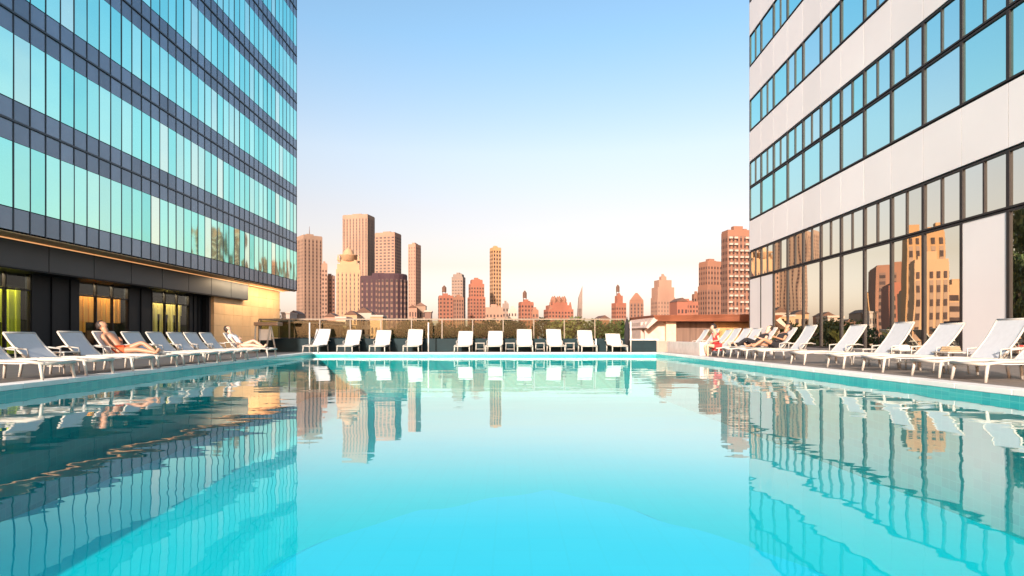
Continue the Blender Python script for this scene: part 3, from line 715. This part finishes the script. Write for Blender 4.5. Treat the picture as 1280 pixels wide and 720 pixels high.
plant((PX(893,29),29,0),1.0,60,'yellow-green spiky plant behind the far right loungers')
plant((10.6,23.5,0),.9,50,'green leafy plant against the white tower behind the people in black')

# ---------------------------------------------------------------- city
CM={}
def cm_(name,c,var=.15): 
    if name not in CM: CM[name]=mat(name,c,.85,var=var,scale=.06,stretch=(1,1,.5),bump=0)
    return CM[name]
WG={'dark':mat('far_window_dark',(.05,.03,.028),.6,var=.4,scale=.2,spec=.2),'grey':mat('far_window_grey',(.10,.07,.065),.6,var=.4,scale=.2,spec=.2),'pale':mat('far_window_pale',(.40,.3,.26),.4,var=.4,scale=.2)}
def building(x0,x1,yt,D,yaw,c,label,kr=.8,cols=5,wg='dark',rowp=4.2,wfr=.45,tiers=None,roof=None,taper=1.0,ybot=None,grp=None,name='city_tower',rh=.5):
    """silhouette between pixel columns x0..x1 with its roof at pixel row yt, yawed by yaw degrees"""
    th=R(yaw); Wd=(x1-x0)*D/F; a=Wd/(abs(math.cos(th))+kr*abs(math.sin(th))); dd=a*kr
    H=PZ(yt,D)-G
    r=empty(name,(PX((x0+x1)/2,D),D,G),th,label,'building',grp)
    wall=CM[c]; wall2=CM[{'plum':'brown','brown':'brick','gold':'tan','cream':'tan','tan':'brown','pink':'tan','redbrick':'brick','brick':'brown','grey':'tan'}.get(c,c)]; wm=MB(); T=tiers or [(1,0,1)]
    for (k,za,zb) in T: 
        if taper!=1.0 and zb==1: wm.taper(-a/2*k,a/2*k,-dd/2*k,dd/2*k,za*H,zb*H,taper)
        else: wm.box(-a/2*k,a/2*k,-dd/2*k,dd/2*k,za*H,zb*H)
    wm.build('wall',wall,r)
    for kmain,za,zb in [t for t in T if (t[2]-t[1])*H>14 and t[0]>.4]:
        zb=min(zb,1); A=a/2*kmain; B=dd/2*kmain; z_lo=max(za*H+1,H*.08); z_hi=zb*H-1.5*(H/100+.5)
        for face in ('front','right','left'):
            if face=='right' and yaw>3: continue
            if face=='left' and yaw<-3: continue
            span=2*A if face=='front' else 2*B; nc=max(2,int(round(cols*(1 if face=='front' else kr))))
            for i in range(nc):
                s_=MB(); zA=z_lo; zB=z_lo+(int((z_hi-z_lo)/rowp))*rowp-.5; c0=-span/2+span*(i+.5-wfr/2)/nc; c1=c0+span*wfr/nc; z=z_lo
                while z+rowp*rh<z_hi:
                    if face=='front': s_.box(c0,c1,-B-.15,-B+.1,z,z+rowp*rh)
                    elif face=='right': s_.box(A-.1,A+.15,c0,c1,z,z+rowp*rh)
                    else: s_.box(-A-.15,-A+.1,c0,c1,z,z+rowp*rh)
                    z+=rowp
                if s_.v and zB>zA+1:
                    if face=='front': s_.box(c0-.1,c1+.1,-B-.06,-B+.08,zA-.2,zB,1)
                    elif face=='right': s_.box(A-.08,A+.06,c0-.1,c1+.1,zA-.2,zB,1)
                    else: s_.box(-A-.06,-A+.08,c0-.1,c1+.1,zA-.2,zB,1)
                if s_.v: s_.build('window_strip',[WG[wg],wall2],r)
    pm=MB(); kt=T[-1][0]*(taper if taper!=1 else 1); 
    pm.box(-a/2*kt*.97,a/2*kt*.97,-dd/2*kt*.97,dd/2*kt*.97,H,H+.9); pm.build('parapet',wall,r)
    ph=MB(); rn=random.Random(int(x0*7)); 
    ph.box(-a*kt*.2,a*kt*.15,-dd*kt*.2,dd*kt*.2,H+.9,H+3.2); ph.box(a*kt*.2,a*kt*.33,-dd*kt*.1,dd*kt*.2,H+.9,H+2.0); ph.build('roof_plant',wall,r)
    if roof=='tank':
        t=MB(); q_=a*.16; t.lathe([(q_,H+4.5),(q_,H+9),(q_*.2,H+11)],cx=-a*.1,n=10)
        for s_ in (-1,1): t.tube([(-a*.1+s_*q_*.7,0,H),(-a*.1+s_*q_*.7,0,H+4.6)],.35,5)
        t.build('water_tank',CM['tankbrown'],r)
    if roof=='dome':
        q_=a*.36; MB().lathe([(q_,H),(q_,H+4.5),(q_*1.1,H+5),(q_*1.1,H+5.6),(q_*.62,H+5.8),(q_*.6,H+8),(q_*.45,H+10),(q_*.2,H+11.3),(.2,H+13)],n=14).build('dome',wall,r,True)
        f=MB()
        for s_ in (-1,1):
            for u in (-1,1): f.taper(s_*a*.42-1,s_*a*.42+1,u*dd*.42-1,u*dd*.42+1,H,H+5,.3)
        f.build('finial',wall,r)
    if roof=='crown':
        f=MB()
        for s_ in (-1,0,1):
            for u in (-1,1): f.lathe([(a*.08,H),(a*.09,H+3),(a*.05,H+5.5),(.2,H+7)],cx=s_*a*.2,cy=u*dd*.2,n=8)
        f.box(-a*.24,a*.24,-dd*.22,dd*.22,H,H+3); f.build('crown',CM['brick'],r)
        f=MB()
        for s_ in (-1,1): f.taper(s_*a*.4-1.5,s_*a*.4+1.5,-dd*.45,-dd*.45+3,H*.86,H*.86+7,.3)
        f.build('turret',CM['brick'],r)
    if roof=='mast': MB().tube([(0,0,H),(0,0,H+12)],.5,5,r2=.15).build('mast',CM['tankbrown'],r)
    if roof=='pyramid': MB().taper(-a*kt/2,a*kt/2,-dd*kt/2,dd*kt/2,H+.95,H+9,.15).build('roof',wall,r)
    return r
for k,c in {'tan':(.28,.18,.125),'pink':(.32,.18,.125),'brown':(.17,.095,.07),'cream':(.42,.25,.14),'plum':(.05,.022,.028),'brick':(.25,.115,.07),'redbrick':(.28,.10,.06),'grey':(.22,.16,.13),'tankbrown':(.12,.06,.04),'gold':(.40,.22,.10),'pale':(.42,.33,.27)}.items(): cm_(k,c)
B=building
B(370,403.5,297,620,40,'tan','wide tan tower with bright right face next to the glass tower',1.0,5,rowp=3.8,wfr=.3,roof='mast')
B(401,410,331,560,20,'pink','slim low pinkish tower right of the wide tan tower',1,2,rowp=4)
B(405,420,346,640,20,'brown','dark reddish-brown block between the tan tower and the domed cream tower',1,3)
B(419,452.5,327,500,14,'cream','cream tower with ornate domed crown',.8,6,wg='grey',rowp=3.6,wfr=.25,roof='dome',tiers=[(1,0,.9),(.92,.9,.96),(.7,.96,1)])
b1=B(430,467,271,800,-12,'tan','tallest broad brown-tan tower with clipped top left corner',.6,8,wg='grey',rowp=4,wfr=.3)
B(470,500.5,293,760,-14,'pink','broad pink-tan tower with a darker inset front right of the tallest one',.7,5,wg='grey',rowp=4,wfr=.6,tiers=[(1,0,1)])
B(452,497,347,430,-8,'plum','dark plum-brown slab block behind the far loungers',.5,7,wg='dark',rowp=4,wfr=.3)
r=empty('city_tower',(PX(494,440),430,G),0,'dark plum rounded block right of the dark slab','building')
MB().lathe([(11,0),(11,PZ(345,430)-G),(10.6,PZ(345,430)-G+1),(.3,PZ(345,430)-G+1.2)],n=20).build('wall',CM['plum'],r)
for i in range(10):
    t=math.pi+math.pi*(i+.5)/10; s_=MB(); z=4
    while z<PZ(345,430)-G-5: s_.bar((11*math.cos(t),11*math.sin(t),z),(11*math.cos(t),11*math.sin(t),z+2),1.6,.5); z+=4
    s_.bar((10.9*math.cos(t),10.9*math.sin(t),3.8),(10.9*math.cos(t),10.9*math.sin(t),z-1.8),1.8,.4,1)
    s_.build('window_strip',[WG['dark'],CM['brown']],r)
B(511,525.5,307,700,-20,'pink','slender pink-tan slab tower standing alone right of the dark block',1.3,3,wg='grey',rowp=4,wfr=.3)
B(547,567,371,560,12,'redbrick','red brick block with a roof water tank left of the grey capped tower',.8,4,roof='tank',rowp=3.6)
B(565,581.5,344,760,-12,'grey','grey-tan tower with a darker cap behind the red brick blocks',.8,4,wg='grey',rowp=4,tiers=[(1,0,.97),(.8,.97,1)])
B(566,580,373,520,10,'brick','low brick block before the grey-tan tower',.8,4,rowp=3.6)
B(584,607,351,640,15,'redbrick','stepped red brick tower left of the tallest slender one',.8,5,rowp=3.8,tiers=[(1,0,.75),(.88,.75,.95),(.7,.95,1)])
B(612,626.5,311,680,25,'gold','very tall slender golden tower in the middle of the skyline',1,3,wg='dark',rowp=4.4,wfr=.5)
B(606,629,386,420,5,'pink','low pink block at the foot of the slender golden tower',.8,5,rowp=3.4)
B(628,636,381,460,0,'grey','narrow low grey block right of the slender golden tower',1,2)
B(635,646,388,440,0,'pale','pale low block right of the narrow grey one',1,3)
B(648,667,379,500,14,'redbrick','stepped red block with a water tank near the middle',.8,4,roof='tank',rowp=3.4)
B(665,673,389,460,0,'brick','very small red block beside the stepped red one',1,2)
B(680,716,379,560,12,'redbrick','wide red building with a rounded ornate crown',.7,8,rowp=3.4,roof='crown',tiers=[(1,0,.86),(.86,.86,.95),(.6,.95,1)])
# sail-like tower
r=empty('city_tower',(PX(724,700),700,G),0,'thin grey sail-shaped tower with a slanted tip','building')
Hh=PZ(357,700)-G; w1=4.5
MB().quadbox([(-w1,-4,0),(w1*.7,-4,0),(w1*.7,4,0),(-w1,4,0),(-w1*.2,-3,Hh*.80),(w1*.8,-3,Hh),(w1*.95,3,Hh),(-w1*.2,3,Hh*.80)]).build('wall',CM['grey'],r)
for i in range(3): MB().box(-2.6+i*1.8,-1.8+i*1.8,-4.1,-3.2,5,Hh*.62).build('window_strip',WG['grey'],r)
B(765,782,371,520,16,'redbrick','stepped red tower left of the small pointed one',.9,4,rowp=3.6,tiers=[(1,0,.88),(.55,.88,1)],roof='tank')
B(786,805,377,600,-10,'brick','small brick tower with a low pointed roof',.9,4,rowp=3.6,roof='pyramid')
B(815,842,347,520,12,'pink','stone tower with clipped shoulders and a small lantern',.8,6,wg='grey',rowp=3.6,wfr=.3,tiers=[(1,0,.72),(.93,.72,.86),(.72,.86,.96),(.3,.96,1)])
B(841,871,379,430,8,'redbrick','low wide red brick block behind the pavilion roof',.6,7,rowp=3.4)
B(866,874,369,480,0,'brick','narrow brick chimney-like block behind the low red one',1,2)
B(874,902,329,460,18,'brick','tall red-brown tower left of the speckled apartment tower',.8,5,rowp=4,wfr=.4,tiers=[(1,0,.74),(.93,.74,1)])
# speckled apartment tower, individual balconies
ap=B(904,940,291,300,6,'brick','speckled apartment tower with pale balconies beside the white tower',.5,7,wg='dark',rowp=3.3,wfr=.42)
th=R(6); a=36*300/F/(math.cos(th)+.5*math.sin(th)); Hh=PZ(291,300)-G; cnt=0
rn=random.Random(4); st=MB()
for zi in range(int(Hh/3.3)-1,0,-1):
    for ci in range(5):
        if rn.random()<.15: continue
        x=-a/2+a*(ci+.5)/5+rn.uniform(-.2,.2); z=zi*3.3
        m_=st if cnt>=100 else MB()
        m_.box(x-.9,x+.9,-a*.25-1.1,-a*.25-.2,z,z+.95)
        if cnt<100: m_.build('balcony',CM['pale'],ap)
        cnt+=1
if st.v: tag(st.build('balcony',CM['pale'],ap),kind='stuff')
# townhouses
def house(x0,x1,yt,D,c,label,gable=True,nw=3):
    W=(x1-x0)*D/F; H=PZ(yt,D)-G; hb=H-(W*.35 if gable else 0)
    r=empty('townhouse',(PX((x0+x1)/2,D),D,G),R(6),label,'house','townhouses beyond the far fence')
    MB().box(-W/2,W/2,0,9,0,hb).build('wall',CM[c],r)
    if gable:
        g=MB(); b=len(g.v); g.v+=[(-W/2-.2,-.3,hb),(W/2+.2,-.3,hb),(0,-.3,H),(-W/2-.2,9.3,hb),(W/2+.2,9.3,hb),(0,9.3,H)]
        g.f+=[(0,1,2),(5,4,3),(0,2,5,3),(1,4,5,2),(0,3,4,1)]; g.m+=[0]*5; g.build('roof',CM['tankbrown'] if c!='tan' else CM['brown'],r)
    else: MB().box(-W/2-.2,W/2+.2,-.3,9.3,hb,hb+.5).build('roof',CM['pale'],r)
    for f in range(int(hb/3.2)-1,max(0,int(hb/3.2)-4),-1):
        for i in range(nw):
            x=-W/2+W*(i+.5)/nw; MB().box(x-W*.14/nw*1.6,x+W*.14/nw*1.6,-.08,.1,f*3.2+.6,f*3.2+2.3).build('window',WG['dark'],r)
hs=[(352,362,392,190,'pale','pale flat-roofed house just right of the limestone wall',False),(361,373,388,200,'tan','tan gabled house behind the pale flat-roofed one',True),(392,407,399,170,'brown','brown house under the wide tan tower',True),
(406,420,391,180,'pink','pink gabled house below the dark reddish block',True),(420,432,398,150,'pale','small pale house before the domed tower',False),(431,446,388,190,'cream','cream gabled house before the domed tower',True),(445,464,384,200,'pale','large pale gabled house with dark windows before the dark block',True),(463,478,396,160,'cream','cream flat-roofed house before the dark block',False),
(511,521,381,210,'pink','pink gabled house under the slender slab tower',True),(520,532,378,215,'tan','taller tan house right of the pink gabled one',True),(531,539,390,180,'brown','narrow brown house at the tall light post',False),
(750,762,394,200,'brick','brick house left of the stepped red tower',True),(846,860,372,260,'redbrick','small red gabled house above the pavilion roof',True)]
for t in hs: house(t[0],t[1],t[2],t[3],t[4],t[5],t[6])
r=empty('low_building',(PX(378,62),62,G),0,'long dark-roofed low building left of the first far lounger','building')
MB().box(-2.6,2.6,0,6,0,PZ(406,62)-G).build('wall',CM['brown'],r); MB().box(-2.8,2.8,-.3,6.3,PZ(406,62)-G,PZ(401,62)-G).build('roof',CM['plum'],r)
for i in range(4): MB().box(-2.3+i*1.2,-1.5+i*1.2,-.05,.1,PZ(406,62)-G-1.8,PZ(406,62)-G-.6).build('window',WG['grey'],r)
# beyond the left tower (seen mirrored in the right tower's windows)
for (X,Y,W_,top,c,lb) in [(-84,179,11,31,'gold','brown tower hidden behind the glass tower'),(-74,160,9,20,'cream','low square cream block hidden behind the glass tower'),(-110,200,40,16,'cream','long cream block hidden behind the glass tower'),(-165,330,40,38,'brick','brick block hidden behind the glass tower'),(-215,420,60,30,'gold','wide golden block hidden behind the glass tower'),(-130,260,30,22,'redbrick','red block hidden behind the glass tower')]:
    pxc=HX+X*F/Y; B(pxc-W_*F/Y/2,pxc+W_*F/Y/2,HY-(top-EYE)*F/Y,Y,20,c,lb,.8,5,rowp=3.6)
